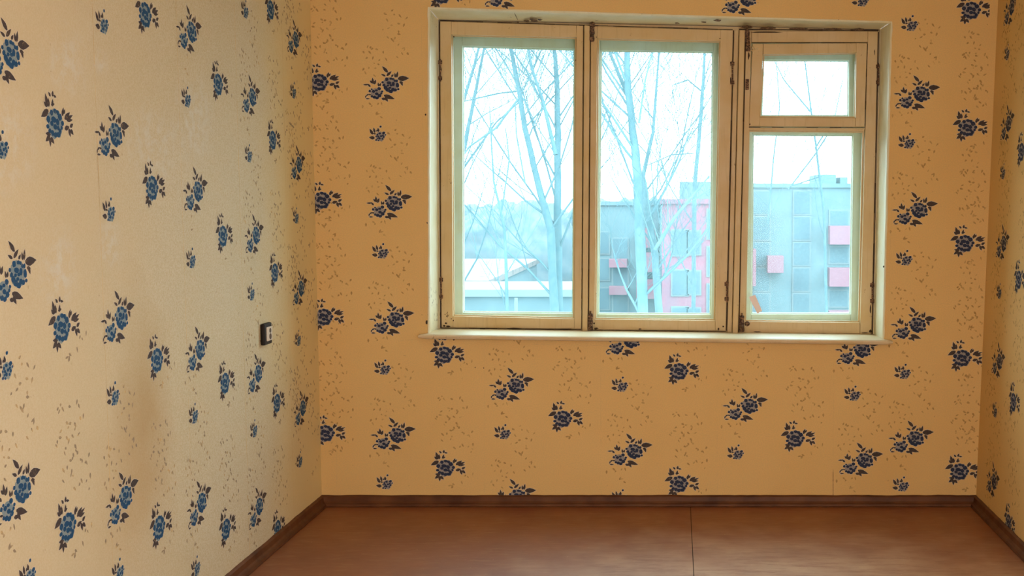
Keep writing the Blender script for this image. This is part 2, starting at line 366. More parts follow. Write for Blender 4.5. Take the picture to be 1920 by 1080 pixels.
B_T = [(702, 27), (707, 251), (712, 471), (716, 689), (720, 904), (941, 810), (1161, 721), (1161, 932), (1378, 848), (1597, 738), (1704, 44), (1699, 265), (1694, 484), (1691, 697), (1688, 908), (1612, -2), (1600, 952)]
for lst, els in ((B_D, DOUBLE), (B_S, SINGLE), (B_T, SMALL)):
    for u, v in lst: motif(bm, els, pix(u, v, 0), XP, ZP, YM, clips_for(u, v))
top_strip_a = [(729, -64), (950, -230)]
for u, v in B_D:
    if 700 < u < 1800 and not (v < 0): motif(bm, SPRIG_A, pix(u, v, 0), XP, ZP, YM, clips_for(u, v), True)
for u, v in B_S:
    motif(bm, SPRIG_B, pix(u, v, 0), XP, ZP, YM, clips_for(u, v), True)
# extra sprigs crowding the two corners, and above the window
for u, v in ((590, 60), (592, 285), (596, 505), (600, 725), (601, 900), (1850, 130), (1846, 350), (1842, 560), (1838, 770)):
    motif(bm, SPRIG_A, pix(u, v, 0), XP, ZP, YM, [(Vector((XL+.001, 0, 0)), XP), (Vector((1.42, 0, 0)), -XP)], True)
# seams between the strips, below the window, and beside it
def seam(bm, p0, p1, wid, axis, nrm, mi=6):
    n = 14
    for i in range(n):
        a_, b_ = p0.lerp(p1, i/n), p0.lerp(p1, (i+0.98)/n); j = R.uniform(.4, 1.1)*wid
        f = bm.faces.new([bm.verts.new(q+nrm*.0006) for q in (a_-axis*j/2, a_+axis*j/2, b_+axis*j/2, b_-axis*j/2)]); f.material_index = mi
for u in (908, 1126, 1344): seam(bm, pix(u, 655, 0), pix(u+1, 942, 0), .0011, XP, YM)
seam(bm, pix(1563, 655, 0), pix(1562, 890, 0), .001, XP, YM); seam(bm, pix(1562, 880, 0), pix(1562, 944, 0), .0026, XP, YM, 7)
seam(bm, pix(790, 20, 0), pix(797, 620, 0), .001, XP, YM); seam(bm, pix(1682, 45, 0), pix(1664, 636, 0), .001, XP, YM)
seam(bm, pix(620, 0, 0), pix(632, 940, 0), .0008, XP, YM)
for (u0, v0, u1, v1) in ((716, 634, 748, 639), (748, 639, 782, 637), (1000, 645, 1180, 650), (1400, 653, 1560, 657), (910, 664, 914, 700), (890, 735, 892, 742)):
    seam(bm, pix(u0, v0, 0), pix(u1, v1, 0), .0018, ZP, YM)
for (u, v, r_) in ((798, 215, 1.6), (801, 418, 1.3), (800, 604, 3.0), (1862, 279, 1.6), (1847, 712, 1.6), (891, 689, 1.2), (907, 690, 1.1), (1657, 500, 1.5), (803, 590, 1.6), (851, 637, 1.6)):
    c = pix(u, v, 0); f = bm.faces.new([bm.verts.new(c+Vector((math.cos(t)*r_*PX*R.uniform(.6, 1.1), -.0009, math.sin(t)*r_*PX*R.uniform(.8, 1.6)))) for t in [k*1.047 for k in range(6)]]); f.material_index = 7
wall_back = obj('wall_back', bm, wall_mats(M_paper), kind='structure')

# ---- wall_left
bm = bmesh.new()
def quad(bm, pts, mi=0):
    f = bm.faces.new([bm.verts.new(Vector(p)) for p in pts]); f.material_index = mi
quad(bm, [(XL, 0, 0), (XL, 0, H), (XL, YB, H), (XL, YB, 0)])
L_D = [(12, 97), (211, 250), (355, 57), (367, 357), (470, 180), (477, 440), (552, 72), (558, 307), (562, 540), (565, 765), (26, 512), (222, 595), (371, 655), (481, 700), (34, 918), (230, 933), (374, 943), (483, 950)]
L_S = [(275, 22), (107, 224), (411, 153), (288, 346), (420, 437), (513, 258), (509, 14), (517, 506), (120, 606), (297, 668), (424, 712), (521, 750), (131, 978), (301, 981), (426, 985), (522, 986)]
L_T = [(190, 40), (348, 182), (458, 17), (465, 288), (549, 170), (203, 394), (357, 485), (554, 405), (470, 548), (558, 635), (211, 740), (362, 777), (475, 805), (561, 863), (-2, 272), (6, 688), (220, 1072), (366, 1064), (50, 1078)]
YP = Vector((0, 1, 0))
clL = [(Vector((0, -.001, 0)), -YP)]
for lst, els in ((L_D, DOUBLE), (L_S, SINGLE), (L_T, SMALL)):
    for u, v in lst: motif(bm, els, hit(u, v, PL, NL), YP, ZP, NL, clL)
for lst, els in ((L_D, SPRIG_A), (L_S, SPRIG_B)):
    for u, v in lst:
        worn = (u < 430 and v < 600)
        sub = [e for e in els if (not worn or (u > 330 and R.random() < .25)) and not (u < 430 and v < 720 and e[2] < 10)]
        motif(bm, sub, hit(u, v, PL, NL), YP, ZP, NL, clL, True)
for u, v in ((573, 30), (575, 200), (577, 420), (580, 640), (583, 850), (540, 130), (545, 350), (549, 600), (552, 830)):
    motif(bm, SPRIG_B, hit(u, v, PL, NL), YP, ZP, NL, clL, True)
for u in (187, 342, 450, 537):
    y = hit(u, 400, PL, NL).y; seam(bm, Vector((XL, y, 0.05)), Vector((XL, y, H)), .0022, YP, NL)
wall_left = obj('wall_left', bm, wall_mats(M_paper_left), kind='structure')

# ---- wall_right
bm = bmesh.new()
DY0, DY1, DZ = -4.85, -3.85, 2.1     # unseen opening added behind the camera for the side fill
for (y0, y1, z0, z1) in ((YB, DY0, 0, H), (DY1, 0, 0, H), (DY0, DY1, DZ, H)):
    quad(bm, [(XR(z0), y0, z0), (XR(z1), y0, z1), (XR(z1), y1, z1), (XR(z0), y1, z0)])
UR = Vector((0.0243, 0, 1)).normalized()
R_D = [(1895, 13), (1889, 231), (1880, 455), (1872, 676), (1862, 900)]
R_S = [(1917, 280), (1912, 520), (1902, 750), (1893, 978)]
R_T = [(1888, 99), (1880, 322), (1873, 546), (1865, 768)]
for lst, els in ((R_D, DOUBLE), (R_S, SINGLE), (R_T, SMALL)):
    for u, v in lst: motif(bm, els, hit(u, v, PR, NR), -YP, UR, NR, clL)
for lst, els in ((R_D, SPRIG_A), (R_S, SPRIG_B)):
    for u, v in lst: motif(bm, els, hit(u, v, PR, NR), -YP, UR, NR, clL, True)
for u, v in ((1881, 160), (1874, 400), (1860, 610), (1850, 830), (1905, 130), (1895, 640), (1885, 860)):
    motif(bm, SPRIG_B, hit(u, v, PR, NR), -YP, UR, NR, clL, True)
wall_right = obj('wall_right', bm, wall_mats(M_paper), kind='structure')

# ---- wall_rear, ceiling
bm = bmesh.new()
for (x0, x1, z0, z1) in ((XL, .2, 0, H), (1.2, XR(H), 0, H), (.2, 1.2, 2.1, H)):  # gap left in the wall for the added rear fill
    quad(bm, [(x0, YB, z0), (x1, YB, z0), (x1, YB, z1), (x0, YB, z1)])
obj('wall_rear', bm, [M_paper], kind='structure')
bm = bmesh.new(); box(bm, (XL-.3, YB-.4, H), (XR(H)+.3, 0.45, H+.15)); obj('ceiling', fix(bm), [M_ceil], kind='structure')

# ---- floor: base slab and painted hardboard sheets
bm = bmesh.new(); box(bm, (XL-.3, YB-.4, -.2), (XR(0)+.3, 0.45, -.004)); floor = obj('floor', fix(bm), [M_dark], kind='structure')
xs = [XL, 0.0700, XR(0)]; ys = [YB, -5.44, -2.72, 0.0]
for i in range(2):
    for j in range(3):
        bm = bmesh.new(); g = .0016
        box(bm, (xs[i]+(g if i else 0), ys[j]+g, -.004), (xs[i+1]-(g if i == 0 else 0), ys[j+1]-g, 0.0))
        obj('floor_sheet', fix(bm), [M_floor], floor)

# ---- baseboards: stepped painted profile, wavy top edge
def baseboard(name, p0, p1, inward, seed):
    rr = random.Random(seed); d = (p1-p0); L = d.length; n = max(8, int(L/.03)); bm = bmesh.new()
    prof = [(0, 0), (.031, 0), (.033, .006), (.030, .014), (.021, .017), (.015, .024), (.012, .044), (.004, .050), (0, .051)]
    rings = []
    for i in range(n+1):
        p = p0+d*(i/n); w_ = noise.noise(Vector((i*.23, seed, 0)))*.0024+rr.uniform(-.0007, .0007)
        rings.append([bm.verts.new(p+inward*(x+(w_*.5 if 0 < x else 0))+Vector((0, 0, z+(w_ if z > .02 else 0)))) for x, z in prof])
    for r0, r1 in zip(rings, rings[1:]):
        for k in range(len(prof)): q = (k+1) % len(prof); bm.faces.new((r0[k], r1[k], r1[q], r0[q]))
    bm.faces.new(rings[0]); bm.faces.new(rings[-1][::-1])
    return obj(name, fix(bm), [M_brown], kind='structure')
baseboard('baseboard_left', Vector((XL, YB, 0)), Vector((XL, 0, 0)), XP, 1)
baseboard('baseboard_back', Vector((XL, 0, 0)), Vector((XR(0), 0, 0)), YM, 2)
baseboard('baseboard_right', Vector((XR(0), DY1, 0)), Vector((XR(0), 0, 0)), -XP, 3)

# ------------------------------------------------------------------ window
win = empty('window_1', pix(1236, 626, YF)); win['kind'] = 'structure'
def part(name, bm, mats, parent=win, **kw):
    o = obj(name, bm, mats, None, **kw)
    o.parent = parent; base = win.location.copy()
    o.matrix_parent_inverse.identity()
    o.data.transform(__import__('mathutils').Matrix.Translation(-base)); return o
def P4(q, y): return [pix(u, v, y) for u, v in q]
def lerp4(q, s, t):
    (a0, b0), (a1, b1), (a2, b2), (a3, b3) = q   # TL TR BR BL
    top = (a0+(a1-a0)*s, b0+(b1-b0)*s); bot = (a3+(a2-a3)*s, b3+(b2-b3)*s)
    return (top[0]+(bot[0]-top[0])*t, top[1]+(bot[1]-top[1])*t)
def member(bm, q, y0, y1, mi=0): prism(bm, P4(q, y0), Vector((0, y1-y0, 0)), mi)
def sash_bm(out, inn, y0, y1, lip=True):
    bm = bmesh.new()
    oTL, oTR, oBR, oBL = out; iTL, iTR, iBR, iBL = inn
    g = .35
    member(bm, [oTL, (iTL[0], oTL[1]+.3), (iBL[0], oBL[1]), oBL], y0, y1)
    member(bm, [(iTR[0], oTR[1]-.3), oTR, oBR, (iBR[0], oBR[1])], y0, y1)
    member(bm, [(iTL[0]+g, oTL[1]+.4), (iTR[0]-g, oTR[1]-.2), iTR, iTL], y0+.0006, y1)
    member(bm, [iBL, iBR, (iBR[0]-g, oBR[1]), (iBL[0]+g, oBL[1])], y0+.0006, y1)
    return fix(bm)
def pane(inn, y, parent, grow=3):
    (a, b), (c, d), (e, f), (g, h) = inn
    q = [(a-grow, b-grow), (c+grow, d-grow), (e+grow, f+grow), (g-grow, h+grow)]
    bm = bmesh.new(); pts = P4(q, y); bm.faces.new([bm.verts.new(p) for p in pts])
    return part('pane', bm, [M_glass], parent)
def bead(inn, y0, y1, parent, wdt=3.0, m=None):
    """glazing bead: thin raised strips round the glass"""
    bm = bmesh.new(); (a, b), (c, d), (e, f), (g, h) = inn; w_ = wdt
    member(bm, [(a, b), (c, d), (c-w_, d+w_), (a+w_, b+w_)], y0, y1); member(bm, [(c, d), (e, f), (e-w_, f-w_), (c-w_, d+w_)], y0, y1)
    member(bm, [(g, h), (e, f), (e-w_, f-w_), (g+w_, h-w_)], y0, y1); member(bm, [(a, b), (a+w_, b+w_), (g+w_, h-w_), (g, h)], y0, y1)
    return part('glazing_bead', fix(bm), [m or M_frame], parent)

# reveals: painted plaster returning from the wall face to the frame, with an uneven lip
def reveal(i, n=40, lipw=.006):
    j = (i+1) % 4; bm = bmesh.new(); rows = []
    cen = sum(po, Vector())/4; edge = (po[j]-po[i]).normalized(); outw = edge.cross(Vector((0, 1, 0)))
    if outw.dot((po[i]+po[j])/2-cen) < 0: outw = -outw
    for k in range(n+1):
        t = k/n; a_ = po[i].lerp(po[j], t); b_ = pi_[i].lerp(pi_[j], t)
        w1 = noise.noise(Vector((t*26, i*7, 1)))*.0028; w2 = noise.noise(Vector((t*19, i*5, 4)))*.003
        row = [a_+outw*(lipw*.35+w1+abs(w2))+Vector((0, -.0012, 0)), a_+outw*(.001+w1*.3)+Vector((0, -.0045, 0)), a_-outw*.006+Vector((0, .003, 0))+outw*w2*.5]
        for m_ in (.3, .65, .93): row.append(a_.lerp(b_, m_)+outw*(w2*(1-m_)+.002))
        row.append(b_+outw*.001); rows.append([bm.verts.new(p) for p in row])
    for r0, r1 in zip(rows, rows[1:]):
        for q in range(len(r0)-1): bm.faces.new((r0[q], r1[q], r1[q+1], r0[q+1]))
    o = obj('window_reveal', fix(bm), [M_reveal], wall_back, smooth=True); return o
reveal(3); reveal(0); reveal(1)

# sill board with rounded nose
YN = -0.045
def sill():
    bm = bmesh.new(); n = 60; rows = []
    L0, R0 = pix(784, 631, YN), pix(1674, 642.5, YN)
    for k in range(n+1):
        t = k/n; p = L0.lerp(R0, t); e = noise.noise(Vector((t*14, 3, 0)))*.0012
        end = min(1, min(t, 1-t)*n/1.0+.55)
        hgt = .0115*end
        prof = [(.06, -hgt), (.006, -hgt), (.0, -hgt*.7), (-.003+e, 0), (-.001, hgt*.55), (.006, hgt*.9), (.04, hgt)]
        row = [p+Vector((0, y_, z_)) for y_, z_ in prof]
        rows.append(row)
    # board running back to the frame
    zf0, zf1 = pi_[3].z, pi_[2].z
    for k, row in enumerate(rows):
        t = k/n; x = row[0].x; xi = max(min(x, pi_[2].x+.002), pi_[3].x-.002)
        row.append(Vector((max(min(x, po[2].x-.001), po[3].x+.001) if 0 else x, -.0005, row[-1].z)))
        row.append(Vector((xi, YF+.02, row[3].z+.0115)))
        row.insert(0, Vector((xi, YF+.02, row[3].z-.012))); row.insert(1, Vector((x, -.0005, row[4].z-.0115)))
    vr = [[bm.verts.new(p) for p in row] for row in rows]
    for r0, r1 in zip(vr, vr[1:]):
        m_ = len(r0)
        for q in range(m_): q2 = (q+1) % m_; bm.faces.new((r0[q], r1[q], r1[q2], r0[q2]))
    bm.faces.new(vr[0]); bm.faces.new(vr[-1][::-1])
    return part('window_sill', fix(bm), [M_sillp])
sill()

# fixed frame box: jambs, head, threshold and the two posts between the casements
YB0, YB1 = .246, .43
def fixed(name, q, y0=YB0, y1=YB1, m=None, bev=.0015):
    bm = bmesh.new(); member(bm, q, y0, y1); return part(name, fix(bm), [m or M_frame], bevel=bev)
fixed('jamb', [(819, 34), (838, 35), (840, 628), (821, 628)], .215)
fixed('jamb', [(1631, 56), (1654, 56), (1641, 636), (1620, 634)], .215)
fixed('head', [(823, 34), (1652, 53), (1650, 72), (824, 54)], .215)
fixed('threshold', [(826, 603), (1637, 611), (1637, 634), (826, 627)], .215)
fixed('threshold_strip', [(826, 616.5), (1104, 620), (1104, 625.5), (826, 623.5)], .197, .22)
fixed('threshold_strip', [(1104, 620), (1386, 624), (1386, 629), (1104, 625.5)], .197, .22)
fixed('post', [(1087, 47), (1113, 49), (1110, 626), (1084, 626)], .244)
fixed('post', [(1362, 52), (1404, 54), (1392, 630), (1350, 630)], .244)
fixed('post_face', [(1376.5, 56), (1385, 56.3), (1372, 626), (1363.5, 625)], .206, .244)
fixed('cover_strip', [(1095.5, 47), (1106, 48), (1101.5, 624), (1091.5, 623.5)], .184, .244, bev=.003)
fixed('cover_strip', [(1386.5, 56), (1397, 56.5), (1384, 627.5), (1373.5, 627)], .184, .244, bev=.003)

# inner casements
i1 = [(846, 65), (1081, 70), (1077, 598), (849, 593)]; o1 = [(825, 40), (1093.5, 48), (1090, 616.5), (827.5, 614)]
i2 = [(1120, 72), (1351, 77), (1341, 601), (1115, 599)]; o2 = [(1108, 49.5), (1374.5, 56.5), (1361, 620), (1104, 618)]
o3 = [(1399, 58), (1646, 59), (1634, 626), (1386, 624)]
s1 = part('casement', sash_bm(o1, i1, YF, .244), [M_frame], bevel=.0014); pane(i1, .232, s1); bead(i1, .2255, .238, s1)
s2 = part('casement', sash_bm(o2, i2, YF, .244), [M_frame], bevel=.0014); pane(i2, .232, s2); bead(i2, .2255, .238, s2)
i3 = [(1402.5, 244), (1620, 246), (1612, 605), (1396, 603)]; f3 = [(1409.5, 79.5), (1627, 80), (1622, 238.5), (1402.8, 237.5)]
bm = bmesh.new()
member(bm, [o3[0], (1409, 58), (1396, 624), o3[3]], YF, .244); member(bm, [(1627.5, 58.5), o3[1], o3[2], (1612.5, 626)], YF, .244)
member(bm, [(1409.4, 58.4), (1627, 58.6), (1627, 79.2), (1409.4, 79)], YF+.0006, .244)
member(bm, [(1403, 239.5), (1621.7, 240.5), (1620, 246), (1402.5, 244)], YF+.0006, .244)
member(bm, [(1396.3, 603), (1612, 605), (1611.7, 625.6), (1396, 623.6)], YF+.0006, .244)
s3 = part('casement', fix(bm), [M_frame], bevel=.0012); pane(i3, .232, s3); bead(i3, .2255, .238, s3)
fi = [(1431, 102), (1606, 99), (1604, 221), (1424, 220)]
fo = [(1411, 82), (1625.8, 81), (1620.8, 237.6), (1404.6, 236.6)]
vent = part('vent_sash', sash_bm(fo, fi, .193, .238), [M_frame], bevel=.0014); pane(fi, .228, vent); bead(fi, .221, .233, vent, 2.5)

# outer casements, seen through the inner glass
def outer(inn, gl, gt, gr, gb, y0=.35, y1=.39):
    (a, b), (c, d), (e, f), (g_, h) = inn
    out = [(a-gl, b-gt), (c+gr, d-gt), (e+gr, f+gb), (g_-gl, h+gb)]
    s = part('outer_casement', sash_bm(out, inn, y0, y1), [M_outer], bevel=.002); pane(inn, y1-.012, s)
    bead(inn, y1-.02, y1-.006, s, 2.6, M_outer); return s
outer([(867, 86), (1078, 92), (1075, 588), (868, 586)], 26, 26, 21, 22)
outer([(1126, 94), (1337, 97), (1333, 590), (1121, 589)], 22, 28, 26, 22)
outer([(1411, 252), (1600, 253), (1595, 589), (1408, 589)], 19, 16, 28, 22)
outer([(1430, 112), (1592, 113), (1591, 218), (1427, 218)], 26, 36, 36, 17)
def gap_line(pts, wpx, parent=win, y=.1992):  # dark strips paint in the shade and grime of gaps left unmodelled
    bm = bmesh.new()
    for (u0, v0), (u1, v1) in zip(pts, pts[1:]):
        n = 10
        for k in range(n):
            a, b = k/n, (k+1)/n; p = (u0+(u1-u0)*a, v0+(v1-v0)*a); q = (u0+(u1-u0)*b, v0+(v1-v0)*b); wa = wpx*R.uniform(.45, 1.15)/2
            hor = abs(u1-u0) > abs(v1-v0)
            dx, dy = (0, wa) if hor else (wa, 0)
            member(bm, [(p[0]-dx, p[1]-dy), (q[0]-dx, q[1]-dy), (q[0]+dx, q[1]+dy), (p[0]+dx, p[1]+dy)] if hor else [(p[0]-dx, p[1]), (p[0]+dx, p[1]), (q[0]+dx, q[1]), (q[0]-dx, q[1])], y, y+.003)
    return part('gap_shade_strip', fix(bm), [M_dark], parent)
gap_line([(825, 38.6), (1094, 47.2), (1374, 55.6)], 1.5); gap_line([(1386, 55), (1647, 57)], 2.6)
gap_line([(824.2, 40), (827, 614)], 1.8); gap_line([(1094.2, 48), (1090.6, 617)], 1.0); gap_line([(1107, 50), (1103, 618)], 1.4)
gap_line([(1375.2, 57), (1361.8, 620)], 1.8); gap_line([(1398.2, 58), (1385.2, 624)], 2.0); gap_line([(1647.2, 60), (1635.2, 626)], 1.8)
gap_line([(827, 615.2), (1090, 618)], 1.4, y=.1965); gap_line([(1104, 619), (1361, 621.5)], 1.2, y=.1965); gap_line([(1372, 628.2), (1635, 628.6)], 4.0, y=.1955)
gap_line([(1410, 80.2), (1627, 80.4)], 1.2); gap_line([(1404, 238.6), (1621, 239.5)], 1.3); gap_line([(1626.8, 82), (1621.8, 236)], 1.3)

# ironmongery
def cyl(bm, a_, b_, r, n=10): tube(bm, [a_, a_.lerp(b_, .5), b_], [r, r, r], n)
def hinge(u, v0, v1, parent, y=.192):
    bm = bmesh.new(); m_ = (v0+v1)/2
    cyl(bm, pix(u, v0, y), pix(u, m_-.6, y), .0042); cyl(bm, pix(u, m_+.6, y), pix(u, v1, y), .0042)
    cyl(bm, pix(u, v0-1.5, y), pix(u, v0, y), .0026); cyl(bm, pix(u, v1, y), pix(u, v1+1.5, y), .0026)
    for dv in (4, v1-v0-6): member(bm, [(u-4.5, v0+dv-3), (u+3.5, v0+dv-3), (u+3.5, v0+dv+4), (u-4.5, v0+dv+4)], .1965, .201)
    return part('hinge', fix(bm), [M_frame, M_rust] if 0 else [M_rust], parent)
hinge(825.5, 112, 152, s1); hinge(827, 520, 562, s1)
hinge(1373.5, 115, 160, s2); hinge(1363, 528, 566, s2)
hinge(1647, 120, 160, s3); hinge(1636, 530, 570, s3)
def bolt(q0, q1, parent, curl=True, y=.185):
    """sliding bolt: plate, rod with knob and keepers"""
    bm = bmesh.new(); (u0, v0), (u1, v1) = q0, q1
    member(bm, [(u0-4, v0), (u0+4, v0), (u1+4, v1), (u1-4, v1)], .193, .2)
    cyl(bm, pix(u0, v0-5, y), pix(u1, v1-4, y), .0042)
    for t in (.12, .5, .85):
        u, v = u0+(u1-u0)*t, v0+(v1-v0)*t; member(bm, [(u-4.5, v-2.6), (u+4.5, v-2.6), (u+4.5, v+2.6), (u-4.5, v+2.6)], .179, .2)
    u, v = u0+(u1-u0)*.67, v0+(v1-v0)*.67
    bmesh.ops.create_uvsphere(bm, u_segments=10, v_segments=7, radius=.0075, matrix=__import__('mathutils').Matrix.Translation(pix(u, v, .170)))
    return part('bolt', fix(bm), [M_rust], parent)
bolt((1110.5, 42), (1109.5, 78), s2); bolt((1107, 588), (1107, 621), s2); bolt((1401, 57), (1403, 96), s3); bolt((1391, 592), (1391, 622), s3)
bm = bmesh.new(); member(bm, [(1398.5, 148), (1404.5, 148), (1404, 168), (1398, 168)], .186, .2); cyl(bm, pix(1401, 158, .172), pix(1401, 158, .19), .005)
part('catch', fix(bm), [M_rust], s3)
bm = bmesh.new()
for du, dv, r_ in ((0, 0, .007), (3, 3, .006), (-2, 5, .0045), (9, 2, .004), (12, 8, .003), (1, 10, .004)):
    bmesh.ops.create_icosphere(bm, subdivisions=2, radius=r_, matrix=__import__('mathutils').Matrix.Translation(pix(1411+du, 89+dv, .1925)))
for v_ in bm.verts: v_.co += noise.noise_vector(v_.co*180)*.0018
part('putty_lump', bm, [M_putty], s3, smooth=True)
# round rusty rosette where the handle was, low on the third casement
bm = bmesh.new(); c = pix(1401, 607, .196); tube(bm, [c, c+Vector((0, -.004, 0)), c+Vector((0, -.009, 0))], [.013, .012, .004], 14)
part('rosette', fix(bm), [M_rust], s3)
# strip of sealing tape left on the glass
bm = bmesh.new(); member(bm, [(1404, 557), (1416, 553), (1429, 583), (1420, 588)], .2305, .2312)
tp = mat('old_tape', (0.86, 0.70, 0.70), .8); part('tape_scrap', fix(bm), [tp], s3)
# bare wood and grime where the paint has come off
def flakes(spots, y, m, parent, name, seed=5):
    rr = random.Random(seed); bm = bmesh.new()
    for (u, v, a_, b_) in spots:
        c = pix(u, v, y); n = 11
        pts = [c+Vector((math.cos(k*6.2832/n)*a_*PX*rr.uniform(.55, 1.1), 0, math.sin(k*6.2832/n)*b_*PX*rr.uniform(.55, 1.1))) for k in range(n)]
        prism(bm, pts, Vector((0, .0011, 0)))
    return part(name, fix(bm), [m], parent)
flakes([(850, 601, 1.3, 1.8), (836, 606, 3, 2.2), (840, 612, 5, 2.0), (833, 611, 3, 2), (846, 598, 1.2, 1.2), (827, 130, 1.6, 5), (826, 590, 1.2, 7), (838, 593, 1.6, 1.9), (965, 615.5, 16, 1), (905, 617, 7, .8), (1060, 617, 16, .8), (851, 69, 1.5, 2)],
       .1985, M_dark, s1, 'bare_patch', 1)
flakes([(1118, 616, 5, 2.5), (1114, 606, 2, 2), (1200, 617, 3, 1.2), (1347, 617, 2, 3), (1356, 612, 2.4, 2), (1370, 150, 1.3, 9), (1350, 72, 1.2, 1.6)], .1985, M_dark, s2, 'bare_patch', 2)
flakes([(1393, 75, 2.4, 6), (1402, 70, 4, 6), (1440, 60.5, 34, 1.2), (1404, 104, 2, 8), (1632, 580, 1.6, 9), (1632, 621, 3, 4), (1622, 624, 9, 1.2), (1614, 82.5, 2.2, 1.5), (1420, 622, 8, 1), (1640, 98, 1, 6), (1394, 610, 2.2, 5)],
       .1985, M_dark, s3, 'bare_patch', 3)
flakes([(1623, 195, 1, 14), (1406, 233, 1.3, 2)], .1915, M_dark, vent, 'bare_patch', 4)
# chips in the painted plaster at the head of the opening
def head_chip(u, v, a_, b_, rr=random.Random(8)):
    t = (u-805)/865.0
    return (u, v, a_, b_)
bm = bmesh.new(); rr = random.Random(11)
hn = (pi_[0]-po[0]).cross(po[1]-po[0]).normalized()
if hn.z > 0: hn = -hn
for (u, v, a_, b_) in ((1000, 36.5, 9, 2.2), (988, 38, 6, 1.6), (1012, 35.6, 5, 1.4), (968, 30, .9, 5), (972, 41, 2, 1.4), (1320, 40, 7, 1), (1345, 37, 8, 1.4), (1400, 49, 12, 2.2), (1440, 51, 20, 2), (1500, 52.5, 22, 1.6), (1560, 53, 18, 1.6), (1610, 54, 12, 2), (1270, 42, 5, .8), (1090, 46, 6, 1)):
    c = hit(u, v, po[0], hn); c = c+hn*.004; n = 12
    ax_ = (po[1]-po[0]).normalized(); ay = ax_.cross(hn).normalized()
    k_ = 5.5  # the head is seen at a grazing angle
    pts = [c+ax_*(math.cos(k*6.2832/n)*a_*PX*rr.uniform(.55, 1.1))+ay*(math.sin(k*6.2832/n)*b_*PX*k_*rr.uniform(.55, 1.1)) for k in range(n)]
    prism(bm, pts, -hn*.0008)
obj('bare_patch', fix(bm), [M_rust], wall_back)

# ------------------------------------------------------------------ socket on the left wall
c0 = hit(487.5, 628, PL, NL); yy0 = c0.y; zc = c0.z
sk = empty('wall_socket', (XL, yy0+.044, zc)); tag(sk, 'black square wall socket with cream face plate on left papered wall', 'socket')
def skpart(name, bm, m, parent=sk, **kw):
    o = obj(name, bm, m, None, **kw); o.parent = parent; return o
bm = bmesh.new(); box(bm, (0.0006, -.044, -.044), (.019, .044, .044)); pl = skpart('back_plate', fix(bm), [mat('black_plastic', (0.010, 0.006, 0.005), .55, .25)], bevel=.006, seg=3)
bm = bmesh.new(); box(bm, (.0185, -.026, -.029), (.0245, .034, .029)); fp = skpart('face_plate', fix(bm), [mat('cream_plastic', (0.66, 0.57, 0.47), .4, .5)], bevel=.003, seg=2)
for z_, r_ in ((.013, .0100), (-.011, .0125)):
    bm = bmesh.new(); c = Vector((.0242, .006, z_)); tube(bm, [c, c+Vector((.0012, 0, 0))], [r_, r_], 14); skpart('pin_hole', fix(bm), [mat('brown_plastic', (0.07, 0.035, 0.015), .5)], fp)

# ------------------------------------------------------------------ outdoors, bluish haze put into the surface colours
GZ = -9.0
def at(u, v, d): return EYE+ray(u, v)*(d/math.cos(0)) if 0 else pix(u, v, EYE.y+d)
def two(name, c1, c2, sc=3.0, lo=.4, hi=.6, rough=.9):
    m = mat(name, c1, rough, .2); t = NT(m); t.color(t.mix(t.step(t.noise(sc, 4), lo, hi), c1, c2)); return m
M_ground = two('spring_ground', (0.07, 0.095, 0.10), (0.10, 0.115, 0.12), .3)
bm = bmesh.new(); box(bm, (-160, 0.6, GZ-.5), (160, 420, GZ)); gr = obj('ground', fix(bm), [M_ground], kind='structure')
M_bark = two('hazed_blue_bark', (0.075, 0.135, 0.155), (0.095, 0.15, 0.165), 6)  # bark colour shifted to blue to paint in the haze
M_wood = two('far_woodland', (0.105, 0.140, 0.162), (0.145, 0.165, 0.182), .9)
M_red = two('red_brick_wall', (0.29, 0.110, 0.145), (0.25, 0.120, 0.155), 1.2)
M_grey2 = two('hazed_grey_brick', (0.135, 0.185, 0.20), (0.115, 0.17, 0.19), .5)  # haze mixed into the brick colour
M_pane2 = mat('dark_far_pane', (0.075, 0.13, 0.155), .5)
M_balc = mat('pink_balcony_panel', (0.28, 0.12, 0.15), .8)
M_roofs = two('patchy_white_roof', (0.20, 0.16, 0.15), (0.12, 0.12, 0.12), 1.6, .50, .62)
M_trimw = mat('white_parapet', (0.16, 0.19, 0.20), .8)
M_shed = two('low_block_wall', (0.12, 0.165, 0.18), (0.10, 0.15, 0.17), .6)

